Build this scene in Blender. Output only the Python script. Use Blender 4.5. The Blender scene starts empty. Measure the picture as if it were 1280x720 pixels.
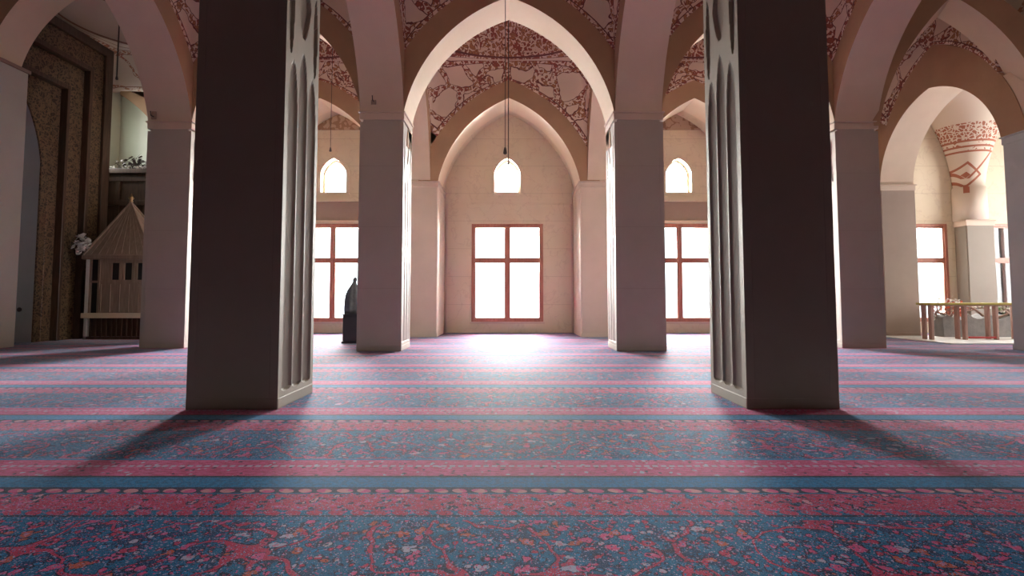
import bpy, math, random
from math import pi, sin, cos, sqrt, radians
random.seed(7)
S = bpy.context.scene
COL = S.collection

# ---------------------------------------------------------------- camera
FPX = 650.0; TILT = 0.0556; HOR = 371.0; CX = 636.0; CAMZ = 1.0
cam = bpy.data.cameras.new('camera'); camo = bpy.data.objects.new('camera', cam); COL.objects.link(camo)
cam.sensor_fit = 'HORIZONTAL'; cam.sensor_width = 36.0; cam.lens = FPX * 36.0 / 1280.0
camo.location = (0, 0, CAMZ); camo.rotation_euler = (pi/2 + TILT, 0, 0)
PPY = HOR - FPX * math.tan(TILT)
cam.shift_x = (640.0 - CX) / 1280.0; cam.shift_y = -(360.0 - PPY) / 1280.0
cam.clip_start = 0.05; cam.clip_end = 200
S.camera = camo
def at(px, py, Y):
    """world X, Z of a photo pixel on the plane at depth Y"""
    u = (px - CX) / FPX; v = (PPY - py) / FPX
    # z' = Z-1 ; v = (z' cos - Y sin)/(Y cos + z' sin)
    z = Y * (v * cos(TILT) + sin(TILT)) / (cos(TILT) - v * sin(TILT))
    d = Y * cos(TILT) + z * sin(TILT)
    return u * d, CAMZ + z

# ---------------------------------------------------------------- world, light, exposure
S.view_settings.view_transform = 'Standard'
try: S.view_settings.look = 'None'
except Exception: pass
S.view_settings.gamma = 1.0
S.view_settings.use_curve_mapping = False
S.view_settings.exposure = 0.55
W = bpy.data.worlds.new('world'); S.world = W; W.use_nodes = True
W.node_tree.nodes['Background'].inputs[0].default_value = (0.86, 0.93, 1.0, 1)
W.node_tree.nodes['Background'].inputs[1].default_value = 2.6
def area(name, loc, rot, sx, sy, radiance, color=(1, 0.965, 0.915)):
    l = bpy.data.lights.new(name, 'AREA'); l.shape = 'RECTANGLE'; l.size = sx; l.size_y = sy
    l.energy = radiance * pi * sx * sy; l.color = color
    o = bpy.data.objects.new(name, l); COL.objects.link(o); o.location = loc; o.rotation_euler = rot
    return o
WALLY = 14.5
WIN = [(-0.04, 1.0), (-4.93, 1.0), (4.78, 1.0), (11.29, 0.99), (14.43, 0.99)]   # centre, half width of the tall back windows
UPW = [-0.04, -4.93, 4.78]
RAD = 134.0
for c, hw in WIN:
    area('daylight', (c, WALLY + 1.8, 3.5), (-pi/2 + radians(40), 0, 0), 3.0, 4.2, RAD * (0.3 if c > 8 else 1.0))
for c in UPW:
    area('daylight', (c, WALLY + 1.2, 5.1), (-pi/2 + radians(32), 0, 0), 1.6, 1.8, RAD)
area('daylight', (-9.25, WALLY + 0.75, 1.67), (-pi/2, 0, 0), 1.4, 3.4, RAD * 0.5)  # window hidden behind the outer pillar, added to light the kiosk corner
area('daylight', (17.1, 11.6, 2.6), (0, pi/2, 0), 4.2, 3.0, RAD * 0.12)          # unseen window in the right wall, added to brighten the side bay

area('daylight', (-11.75, 13.45, 5.5), (0, -pi/2, 0), 2.2, 1.2, RAD * 0.08)           # unseen high opening in the left wall, added to brighten the lunette panel

# ---------------------------------------------------------------- node helpers
class N:
    """tiny expression wrapper around shader sockets"""
    def __init__(s, t, sock): s.t = t; s.s = sock
    def _m(s, op, *a, clamp=False):
        n = s.t.nodes.new('ShaderNodeMath'); n.operation = op; n.use_clamp = clamp
        for i, v in enumerate((s,) + a):
            if isinstance(v, N): s.t.links.new(v.s, n.inputs[i])
            else: n.inputs[i].default_value = v
        return N(s.t, n.outputs[0])
    def __add__(s, o): return s._m('ADD', o)
    def __sub__(s, o): return s._m('SUBTRACT', o)
    def __mul__(s, o): return s._m('MULTIPLY', o)
    def __truediv__(s, o): return s._m('DIVIDE', o)
    def abs(s): return s._m('ABSOLUTE')
    def mod(s, o): return s._m('FLOORED_MODULO', o)
    def gt(s, o): return s._m('GREATER_THAN', o)
    def lt(s, o): return s._m('LESS_THAN', o)
    def inv(s): return s * -1.0 + 1.0
    def max(s, o): return s._m('MAXIMUM', o)
    def min(s, o): return s._m('MINIMUM', o)
    def sin(s): return s._m('SINE')
    def band(s, a, b): return s.gt(a) * s.lt(b)
    def clamp(s): return s._m('ADD', 0.0, clamp=True)
def newmat(name):
    m = bpy.data.materials.new(name); m.use_nodes = True
    t = m.node_tree; return m, t, t.nodes['Principled BSDF']
def coord(t, kind='Object'):
    return t.nodes.new('ShaderNodeTexCoord').outputs[kind]
def sep(t, v):
    n = t.nodes.new('ShaderNodeSeparateXYZ'); t.links.new(v, n.inputs[0])
    return [N(t, n.outputs[i]) for i in range(3)]
def comb(t, x, y, z):
    n = t.nodes.new('ShaderNodeCombineXYZ')
    for i, v in enumerate((x, y, z)):
        if isinstance(v, N): t.links.new(v.s, n.inputs[i])
        else: n.inputs[i].default_value = v
    return n.outputs[0]
def noise(t, v, scale, detail=2, rough=0.5, out='Fac'):
    n = t.nodes.new('ShaderNodeTexNoise'); t.links.new(v, n.inputs['Vector'])
    n.inputs['Scale'].default_value = scale; n.inputs['Detail'].default_value = detail; n.inputs['Roughness'].default_value = rough
    return N(t, n.outputs['Fac']) if out == 'Fac' else n.outputs['Color']
def voro(t, v, scale, feature='F1', rnd=1.0):
    n = t.nodes.new('ShaderNodeTexVoronoi'); n.feature = feature; t.links.new(v, n.inputs['Vector'])
    n.inputs['Scale'].default_value = scale; n.inputs['Randomness'].default_value = rnd
    return n
def warp(t, v, scale, amt):
    c = noise(t, v, scale, 2, 0.5, 'Color')
    a = t.nodes.new('ShaderNodeVectorMath'); a.operation = 'SUBTRACT'; t.links.new(c, a.inputs[0]); a.inputs[1].default_value = (.5, .5, .5)
    b = t.nodes.new('ShaderNodeVectorMath'); b.operation = 'SCALE'; t.links.new(a.outputs[0], b.inputs[0]); b.inputs['Scale'].default_value = amt
    c2 = t.nodes.new('ShaderNodeVectorMath'); c2.operation = 'ADD'; t.links.new(v, c2.inputs[0]); t.links.new(b.outputs[0], c2.inputs[1])
    return c2.outputs[0]
def mix(t, fac, a, b):
    n = t.nodes.new('ShaderNodeMix'); n.data_type = 'RGBA'
    if isinstance(fac, N): t.links.new(fac.s, n.inputs[0])
    else: n.inputs[0].default_value = fac
    for i, v in ((6, a), (7, b)):
        if isinstance(v, tuple): n.inputs[i].default_value = v + (1,)
        else: t.links.new(v, n.inputs[i])
    return n.outputs[2]
def bump(t, bs, h, strength=0.3, dist=0.02):
    n = t.nodes.new('ShaderNodeBump'); n.inputs['Strength'].default_value = strength; n.inputs['Distance'].default_value = dist
    t.links.new(h.s, n.inputs['Height']); t.links.new(n.outputs[0], bs.inputs['Normal'])
def plaster(name, a, b, rough=0.8, scale=1.2, bmp=0.15, fine=14, marb=0.0, dark=None):
    m, t, bs = newmat(name); v = coord(t)
    n1 = noise(t, v, scale, 6, 0.6); f = ((n1 - 0.5) * 2.2 + 0.5).clamp()
    c = mix(t, f, a, b)
    if marb:
        w = warp(t, v, 1.5, 0.8); l = (noise(t, w, 2.0, 4) - 0.5).abs().lt(0.012)
        c = mix(t, l * marb, c, dark or tuple(x*0.6 for x in a))
    t.links.new(c, bs.inputs['Base Color']); bs.inputs['Roughness'].default_value = rough
    bump(t, bs, noise(t, v, fine, 5), bmp, 0.01)
    return m
def joints(m, levels, k=0.82):
    t = m.node_tree; bs = t.nodes['Principled BSDF']; l = bs.inputs['Base Color'].links[0].from_socket
    x, y, z = sep(t, coord(t)); f = z.mod(levels).lt(0.012)
    n = t.nodes.new('ShaderNodeMix'); n.data_type = 'RGBA'; n.blend_type = 'MULTIPLY'; t.links.new((f * (1-k) * 2.5).s, n.inputs[0]); t.links.new(l, n.inputs[6]); n.inputs[7].default_value = (0.6, 0.55, 0.5, 1)
    t.links.new(n.outputs[2], bs.inputs['Base Color'])
def wood(name, a, b, rough=0.45, sc=(1, 1, 8)):
    m, t, bs = newmat(name); v = coord(t); x, y, z = sep(t, v)
    vv = comb(t, x*22.0/sc[0], y*22.0/sc[1], z*22.0/sc[2]/1.0)
    f = noise(t, vv, 1.0, 4); t.links.new(mix(t, ((f-0.5)*2.5+0.5).clamp(), a, b), bs.inputs['Base Color'])
    bs.inputs['Roughness'].default_value = rough; bump(t, bs, f, 0.2, 0.004)
    return m
M = {}
M['pillar_lit'] = plaster('stone_pillar_lit', (0.44, 0.395, 0.345), (0.50, 0.45, 0.395), 0.6, 1.3, 0.12, 18)  # same pillar stone, lightened: the middle row's brighter light put into the colour
M['pillar_brown'] = plaster('brown_stone_pier', (0.36, 0.28, 0.225), (0.42, 0.33, 0.27), 0.65)
M['pillar'] = plaster('stone_pillar_shaded', (0.25, 0.21, 0.165), (0.29, 0.245, 0.195), 0.6, 1.3, 0.12, 18, 0.0)  # same pillar stone, darkened: shade on the near row put into the colour
M['soffit'] = plaster('pink_plaster', (0.66, 0.53, 0.40), (0.73, 0.60, 0.47), 0.75)
M['face'] = plaster('ochre_plaster', (0.40, 0.25, 0.15), (0.48, 0.31, 0.19), 0.8)
M['intrados'] = plaster('cream_plaster', (0.82, 0.69, 0.50), (0.88, 0.76, 0.58), 0.75)
M['wall'] = plaster('warm_wall_plaster', (0.72, 0.62, 0.45), (0.80, 0.70, 0.54), 0.75, 0.9, 0.12, 10, 0.2, (0.5, 0.37, 0.28))
joints(M['wall'], 0.78); joints(M['pillar_lit'], 1.15, 0.9)
M['pier'] = plaster('pier_plaster', (0.64, 0.52, 0.42), (0.72, 0.59, 0.48), 0.7)
M['pale'] = plaster('pale_grey_plaster', (0.60, 0.65, 0.57), (0.68, 0.72, 0.64), 0.7)
M['bluegrey'] = plaster('blue_grey_stone', (0.48, 0.53, 0.54), (0.58, 0.62, 0.63), 0.55)
M['recess'] = plaster('recess_plaster', (0.38, 0.29, 0.23), (0.44, 0.34, 0.27), 0.8)
M['frame'] = wood('red_brown_window_wood', (0.40, 0.15, 0.10), (0.52, 0.22, 0.15), 0.4)
M['dark_wood'] = wood('dark_carved_wood', (0.06, 0.035, 0.022), (0.12, 0.07, 0.045), 0.4)
M['pale_wood'] = wood('weathered_pale_wood', (0.30, 0.22, 0.17), (0.42, 0.32, 0.25), 0.5)
M['leg_wood'] = wood('rose_brown_wood', (0.36, 0.20, 0.16), (0.48, 0.30, 0.25), 0.5)
M['black'] = plaster('black_lacquer', (0.012, 0.014, 0.015), (0.02, 0.022, 0.024), 0.35, 4, 0.02)
M['metal'] = plaster('dark_wire_metal', (0.05, 0.035, 0.03), (0.07, 0.05, 0.045), 0.4, 9, 0.02); 
M['greycloth'] = plaster('dark_grey_cloth', (0.05, 0.06, 0.065), (0.11, 0.125, 0.13), 0.75, 9, 0.3, 30)
M['yellow'] = plaster('olive_yellow_cloth', (0.42, 0.34, 0.05), (0.52, 0.42, 0.08), 0.6, 4)
M['whitemat'] = plaster('white_marble', (0.78, 0.77, 0.74), (0.86, 0.85, 0.82), 0.5, 3)
M['red'] = plaster('red_paint', (0.45, 0.03, 0.03), (0.55, 0.05, 0.05), 0.5, 5)
M['redleaf'] = plaster('red_petals', (0.45, 0.05, 0.02), (0.65, 0.12, 0.04), 0.6, 12)
M['greenleaf'] = plaster('green_leaves', (0.10, 0.22, 0.06), (0.20, 0.34, 0.12), 0.6, 12)
M['whiteleaf'] = plaster('white_petals', (0.75, 0.72, 0.68), (0.85, 0.82, 0.78), 0.6, 12)
M['greystone'] = plaster('grey_stone', (0.17, 0.155, 0.15), (0.26, 0.24, 0.23), 0.8, 5, 0.4, 20)
M['branch'] = plaster('dry_bark', (0.22, 0.13, 0.10), (0.40, 0.27, 0.22), 0.8, 20)
M['floor'] = plaster('stone_slab', (0.3, 0.3, 0.3), (0.35, 0.34, 0.33), 0.7)
M['brass'] = plaster('aged_gilt', (0.35, 0.24, 0.12), (0.45, 0.32, 0.17), 0.35, 15); M['brass'].node_tree.nodes['Principled BSDF'].inputs['Metallic'].default_value = 0.6
# glass: see-through with a faint reflection
def glassmat():
    m, t, bs = newmat('window_glass'); tr = t.nodes.new('ShaderNodeBsdfTransparent'); tr.inputs[0].default_value = (0.97, 0.985, 0.98, 1)
    gl = t.nodes.new('ShaderNodeBsdfGlossy'); gl.inputs['Roughness'].default_value = 0.03
    fr = t.nodes.new('ShaderNodeFresnel'); mx = t.nodes.new('ShaderNodeMixShader')
    t.links.new(fr.outputs[0], mx.inputs[0]); t.links.new(tr.outputs[0], mx.inputs[1]); t.links.new(gl.outputs[0], mx.inputs[2])
    t.links.new(mx.outputs[0], t.nodes['Material Output'].inputs['Surface']); return m
M['glass'] = glassmat()
# carved, gilded wood of the prayer niche
def carved():
    m, t, bs = newmat('carved_gilded_wood'); v = coord(t)
    w = warp(t, v, 5, 0.25); d = N(t, voro(t, w, 11, 'DISTANCE_TO_EDGE').outputs['Distance'])
    o = ((d.lt(0.09)).max((noise(t, w, 9, 3) - 0.5).abs().lt(0.03)))
    c = mix(t, o, (0.055, 0.036, 0.022), (0.20, 0.13, 0.07))
    t.links.new(c, bs.inputs['Base Color']); bs.inputs['Roughness'].default_value = 0.45
    bump(t, bs, o * 1.0, 0.6, 0.02); return m
M['carved'] = carved()
# painted dome decoration: UV v = 0..1 pendentive, 1..2 dome
def painted(name, ground, c1, c2, ink, sparse=False):
    m, t, bs = newmat(name); v = coord(t); uv = coord(t, 'UV'); u, vv, _ = sep(t, uv)
    w = warp(t, v, 2.2, 0.35)
    # scroll work
    ws = warp(t, v, 6, 0.16)
    sd = N(t, voro(t, ws, 9, 'DISTANCE_TO_EDGE').outputs['Distance'])
    vine = (noise(t, v, 5.5, 1) - 0.5).abs().lt(0.035)
    petals = sd.gt(0.20).max(vine)
    thin = sd.band(0.14, 0.20)
    # large pale cells edged by ornament strips
    big = N(t, voro(t, w, 1.45, 'DISTANCE_TO_EDGE', 0.75).outputs['Distance'])
    strip = big.lt(0.085 if not sparse else 0.03); edge = big.band(0.085, 0.105) if not sparse else big.band(0.03, 0.04)
    pend = vv.lt(0.66)
    nearedge = vv.lt(0.055)
    dome = vv.gt(1.02)
    b1 = vv.band(0.67, 0.75); b2 = vv.band(0.86, 1.0)
    if sparse: zone = (pend * strip).max(b1)
    else: zone = (pend * strip.max(nearedge)).max(b1).max(b2).max(dome * vv.lt(1.97))
    lines = vv.band(0.655, 0.67).max(vv.band(0.75, 0.765)).max(vv.band(0.845, 0.86)).max(vv.band(1.0, 1.025)).max(vv.band(1.45, 1.47)).max(vv.band(0.055, 0.07)).max(edge * pend)
    tone = noise(t, v, 1.1, 3)
    base = mix(t, ((tone-0.5)*2+0.5).clamp(), ground, tuple(x*0.86 for x in ground))
    c = mix(t, zone * petals, base, mix(t, noise(t, v, 3, 1).gt(0.5), c1, c2))
    c = mix(t, zone * thin, c, ink)
    c = mix(t, lines, c, ink)
    t.links.new(c, bs.inputs['Base Color']); bs.inputs['Roughness'].default_value = 0.8
    return m
M['painted'] = painted('painted_vault', (0.80, 0.66, 0.54), (0.33, 0.10, 0.065), (0.40, 0.19, 0.09), (0.17, 0.06, 0.05))
M['painted_pale'] = painted('pale_painted_vault', (0.70, 0.60, 0.52), (0.42, 0.16, 0.11), (0.45, 0.22, 0.13), (0.30, 0.16, 0.12), True)
def dense():
    m, t, bs = newmat('painted_panel'); v = coord(t); ws = warp(t, v, 3, 0.3)
    l = (noise(t, ws, 3.2, 2) - 0.5).abs().lt(0.05)
    t.links.new(mix(t, l, (0.55, 0.40, 0.28), (0.36, 0.22, 0.13)), bs.inputs['Base Color']); bs.inputs['Roughness'].default_value = 0.8; return m
M['dense'] = dense()
# carpet
def carpet():
    m, t, bs = newmat('prayer_carpet'); v = coord(t); x, y, z = sep(t, v)
    P = 1.51
    p = (y - 2.97).mod(P)
    NAVY = (0.010, 0.016, 0.055); TEAL = (0.0, 0.125, 0.29); BLUE = (0.0, 0.19, 0.46); PINK = (0.62, 0.085, 0.25); RED = (0.50, 0.030, 0.10); PALE = (0.42, 0.40, 0.58); ORG = (0.50, 0.10, 0.06); LIL = (0.50, 0.20, 0.34)
    flat = comb(t, x, y, 0.0)
    w = warp(t, flat, 14, 0.045)
    # field: blossoms, leaves, vines
    vb = voro(t, w, 12.0); d = N(t, vb.outputs['Distance']); cr, cg, cb = sep(t, vb.outputs['Color'])
    vs = voro(t, w, 29.0); d2 = N(t, vs.outputs['Distance']); r2, g2, b2 = sep(t, vs.outputs['Color'])
    dens = noise(t, flat, 2.6, 2)                      # big drifts of flowers
    dp = d + (d2 - 0.33) * 0.55
    fl = dp.lt(0.42) * (cr + (dens - 0.5) * 2.8).gt(0.40)
    flo = dp.lt(0.54) * (cr + (dens - 0.5) * 2.8).gt(0.40)
    eye = d.lt(0.13) * fl
    sm = d2.lt(0.40) * r2.gt(0.42); smo = d2.lt(0.54) * r2.gt(0.42)
    vw = warp(t, flat, 3.0, 0.25)
    vn = (noise(t, vw, 2.6, 0) - 0.5).abs()
    vine = vn.lt(0.011); vineo = vn.lt(0.018)
    c = mix(t, noise(t, flat, 7, 2).gt(0.56), TEAL, (0.004, 0.045, 0.14))
    c = mix(t, smo, c, NAVY)
    c = mix(t, sm, c, mix(t, g2.gt(0.5), mix(t, b2.gt(0.55), PINK, BLUE), mix(t, b2.gt(0.75), RED, PALE)))
    c = mix(t, vineo, c, NAVY); c = mix(t, vine, c, RED)
    c = mix(t, flo, c, NAVY)
    c = mix(t, fl, c, mix(t, cg.gt(0.45), mix(t, cb.gt(0.45), RED, ORG), mix(t, cb.gt(0.9), PINK, PALE)))
    c = mix(t, eye, c, mix(t, cb.gt(0.5), NAVY, LIL))
    # borders
    wx = x + (noise(t, flat, 9, 1) - 0.5) * 0.03
    # bud rows
    def buds(yc, step, r, ph=0.0):
        q = ((wx + ph).mod(step) - step * 0.5); e = (p - yc + q * 0.18)
        return ((q * q * 0.45 + e * e)._m('SQRT')).lt(r)
    pinkband = p.lt(0.28); budband = p.band(1.04, 1.24)
    c = mix(t, p.band(0.26, 0.31), c, BLUE)
    tint = noise(t, comb(t, x * 18.0, y * 60.0, 0.0), 1.0, 3)
    c = mix(t, pinkband, c, mix(t, tint.gt(0.5), PINK, (0.46, 0.04, 0.14)))
    c = mix(t, pinkband * d2.lt(0.36) * r2.gt(0.72), c, mix(t, g2.gt(0.5), NAVY, PALE))
    dash = p.band(0.155, 0.18) * (x.mod(0.05)).lt(0.032)
    c = mix(t, dash, c, PALE)
    c = mix(t, p.band(0.93, 1.51), c, TEAL)
    c = mix(t, budband, c, mix(t, tint.gt(0.42), mix(t, tint.gt(0.62), (0.50, 0.09, 0.17), (0.62, 0.24, 0.33)), RED))
    c = mix(t, budband * dp.lt(0.46) * cr.gt(0.35), c, NAVY); c = mix(t, budband * dp.lt(0.34) * cr.gt(0.35), c, mix(t, cg.gt(0.5), (0.66, 0.26, 0.36), TEAL))
    c = mix(t, p.band(1.0, 1.30) * d2.lt(0.45) * r2.gt(0.55), c, mix(t, g2.gt(0.45), NAVY, PINK))
    c = mix(t, p.band(1.255, 1.335), c, NAVY)
    c = mix(t, buds(1.285, 0.10, 0.027), c, mix(t, noise(t, flat, 12, 1).gt(0.5), PINK, (0.6, 0.25, 0.30)))
    c = mix(t, buds(1.01, 0.10, 0.027, 0.05), c, RED)
    c = mix(t, p.band(0.965, 0.985), c, NAVY)
    c = mix(t, p.band(1.335, 1.49), c, mix(t, noise(t, flat, 40, 2).gt(0.5), TEAL, BLUE))
    c = mix(t, p.gt(1.485), c, (0.008, 0.010, 0.03))
    vf = voro(t, w, 105.0); df = N(t, vf.outputs['Distance']); rf, gf, bf = sep(t, vf.outputs['Color'])
    fieldm = p.band(0.30, 1.24); fk = df.lt(0.40) * fieldm
    c = mix(t, fk * rf.lt(0.20), c, (0.40, 0.36, 0.62)); c = mix(t, fk * rf.band(0.20, 0.36), c, NAVY); c = mix(t, fk * rf.band(0.36, 0.46), c, PINK); c = mix(t, fk * rf.band(0.46, 0.66), c, BLUE)
    fine = noise(t, flat, 260, 3)
    c = mix(t, fine.gt(0.60) * 0.6, c, (0.36, 0.34, 0.55)); c = mix(t, fine.lt(0.40) * 0.6, c, (0.004, 0.006, 0.03))
    t.links.new(c, bs.inputs['Base Color'])
    bs.inputs['Roughness'].default_value = 0.75
    bs.inputs['Specular IOR Level'].default_value = 0.06
    bs.inputs['Sheen Weight'].default_value = 0.62; bs.inputs['Sheen Roughness'].default_value = 0.17
    bs.inputs['Sheen Tint'].default_value = (0.82, 0.90, 1.0, 1)
    bump(t, bs, noise(t, flat, 180, 3) + d2 * 0.3, 0.35, 0.006)
    return m
M['carpet'] = carpet()

# ---------------------------------------------------------------- mesh helpers
class MB:
    def __init__(s): s.v = []; s.f = []; s.mi = []; s.uv = {}
    def add(s, vs, fs, mi=0):
        b = len(s.v); s.v += [tuple(v) for v in vs]
        for f in fs: s.f.append([b + i for i in f]); s.mi.append(mi)
        return b
    def box(s, x0, x1, y0, y1, z0, z1, mi=0):
        vs = [(x, y, z) for z in (z0, z1) for y in (y0, y1) for x in (x0, x1)]
        s.add(vs, [(0, 2, 3, 1), (4, 5, 7, 6), (0, 1, 5, 4), (2, 6, 7, 3), (0, 4, 6, 2), (1, 3, 7, 5)], mi); return s
    def prism(s, poly, y0, y1, mi=0, axis='y'):
        n = len(poly)
        if axis == 'y': vs = [(a, y0, b) for a, b in poly] + [(a, y1, b) for a, b in poly]
        elif axis == 'x': vs = [(y0, a, b) for a, b in poly] + [(y1, a, b) for a, b in poly]
        else: vs = [(a, b, y0) for a, b in poly] + [(a, b, y1) for a, b in poly]
        s.add(vs, [tuple(range(n)), tuple(range(2*n-1, n-1, -1))] + [(i, i+n, (i+1) % n + n, (i+1) % n) for i in range(n)], mi); return s
    def tube(s, pts, r, seg=8, mi=0, taper=None):
        from mathutils import Vector
        P = [Vector(p) for p in pts]; rings = []
        for i, p in enumerate(P):
            d = (P[min(i+1, len(P)-1)] - P[max(i-1, 0)]).normalized()
            a = d.cross(Vector((0, 0, 1)) if abs(d.z) < 0.95 else Vector((1, 0, 0))).normalized(); b = d.cross(a)
            rr = r if taper is None else r * (1 + (taper - 1) * i / (len(P) - 1))
            rings.append([p + (a*cos(2*pi*k/seg) + b*sin(2*pi*k/seg)) * rr for k in range(seg)])
        b0 = len(s.v); fs = []
        for i in range(len(P)-1):
            for k in range(seg): fs.append((i*seg+k, i*seg+(k+1) % seg, (i+1)*seg+(k+1) % seg, (i+1)*seg+k))
        fs.append(tuple(range(seg))); fs.append(tuple((len(P)-1)*seg + k for k in range(seg-1, -1, -1)))
        s.add([q for R in rings for q in R], fs, mi); return s
    def lathe(s, cx, cy, prof, seg=24, mi=0, a0=0, a1=2*pi):
        n = len(prof); full = abs(a1 - a0 - 2*pi) < 1e-6; cnt = seg if full else seg + 1
        vs = []
        for k in range(cnt):
            a = a0 + (a1-a0)*k/seg
            for r, z in prof: vs.append((cx + r*cos(a), cy + r*sin(a), z))
        fs = []
        for k in range(seg):
            k2 = (k+1) % cnt
            for i in range(n-1): fs.append((k*n+i, k2*n+i, k2*n+i+1, k*n+i+1))
        s.add(vs, fs, mi); return s
    def build(s, name, mats, parent=None, smooth=False, bevel=0):
        me = bpy.data.meshes.new(name); me.from_pydata(s.v, [], s.f)
        if not isinstance(mats, (list, tuple)): mats = [mats]
        for m in mats: me.materials.append(m)
        for p, i in zip(me.polygons, s.mi): p.material_index = i; p.use_smooth = smooth
        me.update()
        import bmesh
        bm = bmesh.new(); bm.from_mesh(me); bmesh.ops.recalc_face_normals(bm, faces=bm.faces[:]); bm.to_mesh(me); bm.free()
        o = bpy.data.objects.new(name, me); COL.objects.link(o)
        if parent: o.parent = parent; o.matrix_parent_inverse = parent.matrix_world.inverted() if False else o.matrix_parent_inverse
        if bevel:
            md = o.modifiers.new('bevel', 'BEVEL'); md.width = bevel; md.segments = 2; md.limit_method = 'ANGLE'; md.angle_limit = radians(40)
        return o
def tag(o, label=None, cat=None, group=None, kind=None):
    if label: o['label'] = label
    if cat: o['category'] = cat
    if group: o['group'] = group
    if kind: o['kind'] = kind
    return o
def thing(name, label, cat, loc=(0, 0, 0), group=None):
    o = bpy.data.objects.new(name, None); COL.objects.link(o); o.location = loc; o.empty_display_size = 0.2
    return tag(o, label, cat, group)
def struct(o): o['kind'] = 'structure'; return o
def shift(mb, loc):
    mb.v = [(a-loc[0], b-loc[1], c-loc[2]) for a, b, c in mb.v]; return mb
def part(mb, name, mat, root, **k):
    return shift(mb, root.location).build(name, mat, root, **k)

# ---------------------------------------------------------------- arch geometry
def arch_curve(a, zs, rise, n=20, dr=0.27):
    """points (s, z) from -a to a of a pointed arch"""
    d = dr * rise; c = (rise*rise + 2*rise*d - a*a) / (2*a); R = sqrt((a+c)**2 + d*d)
    th0 = math.atan2(d, a + c); th1 = math.atan2(rise + d, c)
    right = [(R*cos(th0 + (th1-th0)*i/n) - c, zs - d + R*sin(th0 + (th1-th0)*i/n)) for i in range(n+1)]
    left = [(-x, z) for x, z in right]
    return left + right[::-1][1:]
def arch_z(s, a, zs, rise, dr=0.27):
    d = dr * rise; c = (rise*rise + 2*rise*d - a*a) / (2*a); R = sqrt((a+c)**2 + d*d)
    return zs - d + sqrt(max(0.0, R*R - (abs(s)+c)**2))
def arch_mesh(P, Q, t0, t1, zs, rise, band, band_side=None, dr=0.27):
    bs_ = band if band_side is None else band_side
    ux, uy = Q[0]-P[0], Q[1]-P[1]; L = sqrt(ux*ux+uy*uy); ux /= L; uy /= L; nx, ny = -uy, ux
    cx, cy = (P[0]+Q[0])/2, (P[1]+Q[1])/2; a = L/2
    I = arch_curve(a, zs, rise, dr=dr); E = arch_curve(a + bs_, zs, rise + band, dr=dr)
    mb = MB(); n = len(I)
    def w(s, z, t): return (cx + ux*s + nx*t, cy + uy*s + ny*t, z)
    vs = [w(*I[i], t0) for i in range(n)] + [w(*E[i], t0) for i in range(n)] + [w(*I[i], t1) for i in range(n)] + [w(*E[i], t1) for i in range(n)]
    b = mb.add(vs, [])
    for i in range(n-1):
        for f, mi in (((i, i+1, n+i+1, n+i), 0), ((2*n+i, 3*n+i, 3*n+i+1, 2*n+i+1), 0), ((i, 2*n+i, 2*n+i+1, i+1), 1), ((n+i, n+i+1, 3*n+i+1, 3*n+i), 0)):
            mb.f.append([b+k for k in f]); mb.mi.append(mi)
    for i in (0, n-1): mb.f.append([b+i, b+n+i, b+3*n+i, b+2*n+i]); mb.mi.append(0)
    return mb
TRIM = [0]
def trimname(): TRIM[0] += 1; return 'trim_%d' % TRIM[0]
def arch(label, P, Q, t0, t1, zs, rise, band=0.55, soffit='intrados', face='face', band_side=None, group=None, dr=0.27):
    mb = arch_mesh(P, Q, t0, t1, zs, rise, band, band_side, dr)
    if label is None: return struct(mb.build(trimname(), [M[face], M[soffit]]))
    o = mb.build('arch', [M[face], M[soffit]]); return tag(o, label, 'arch', group)

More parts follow.
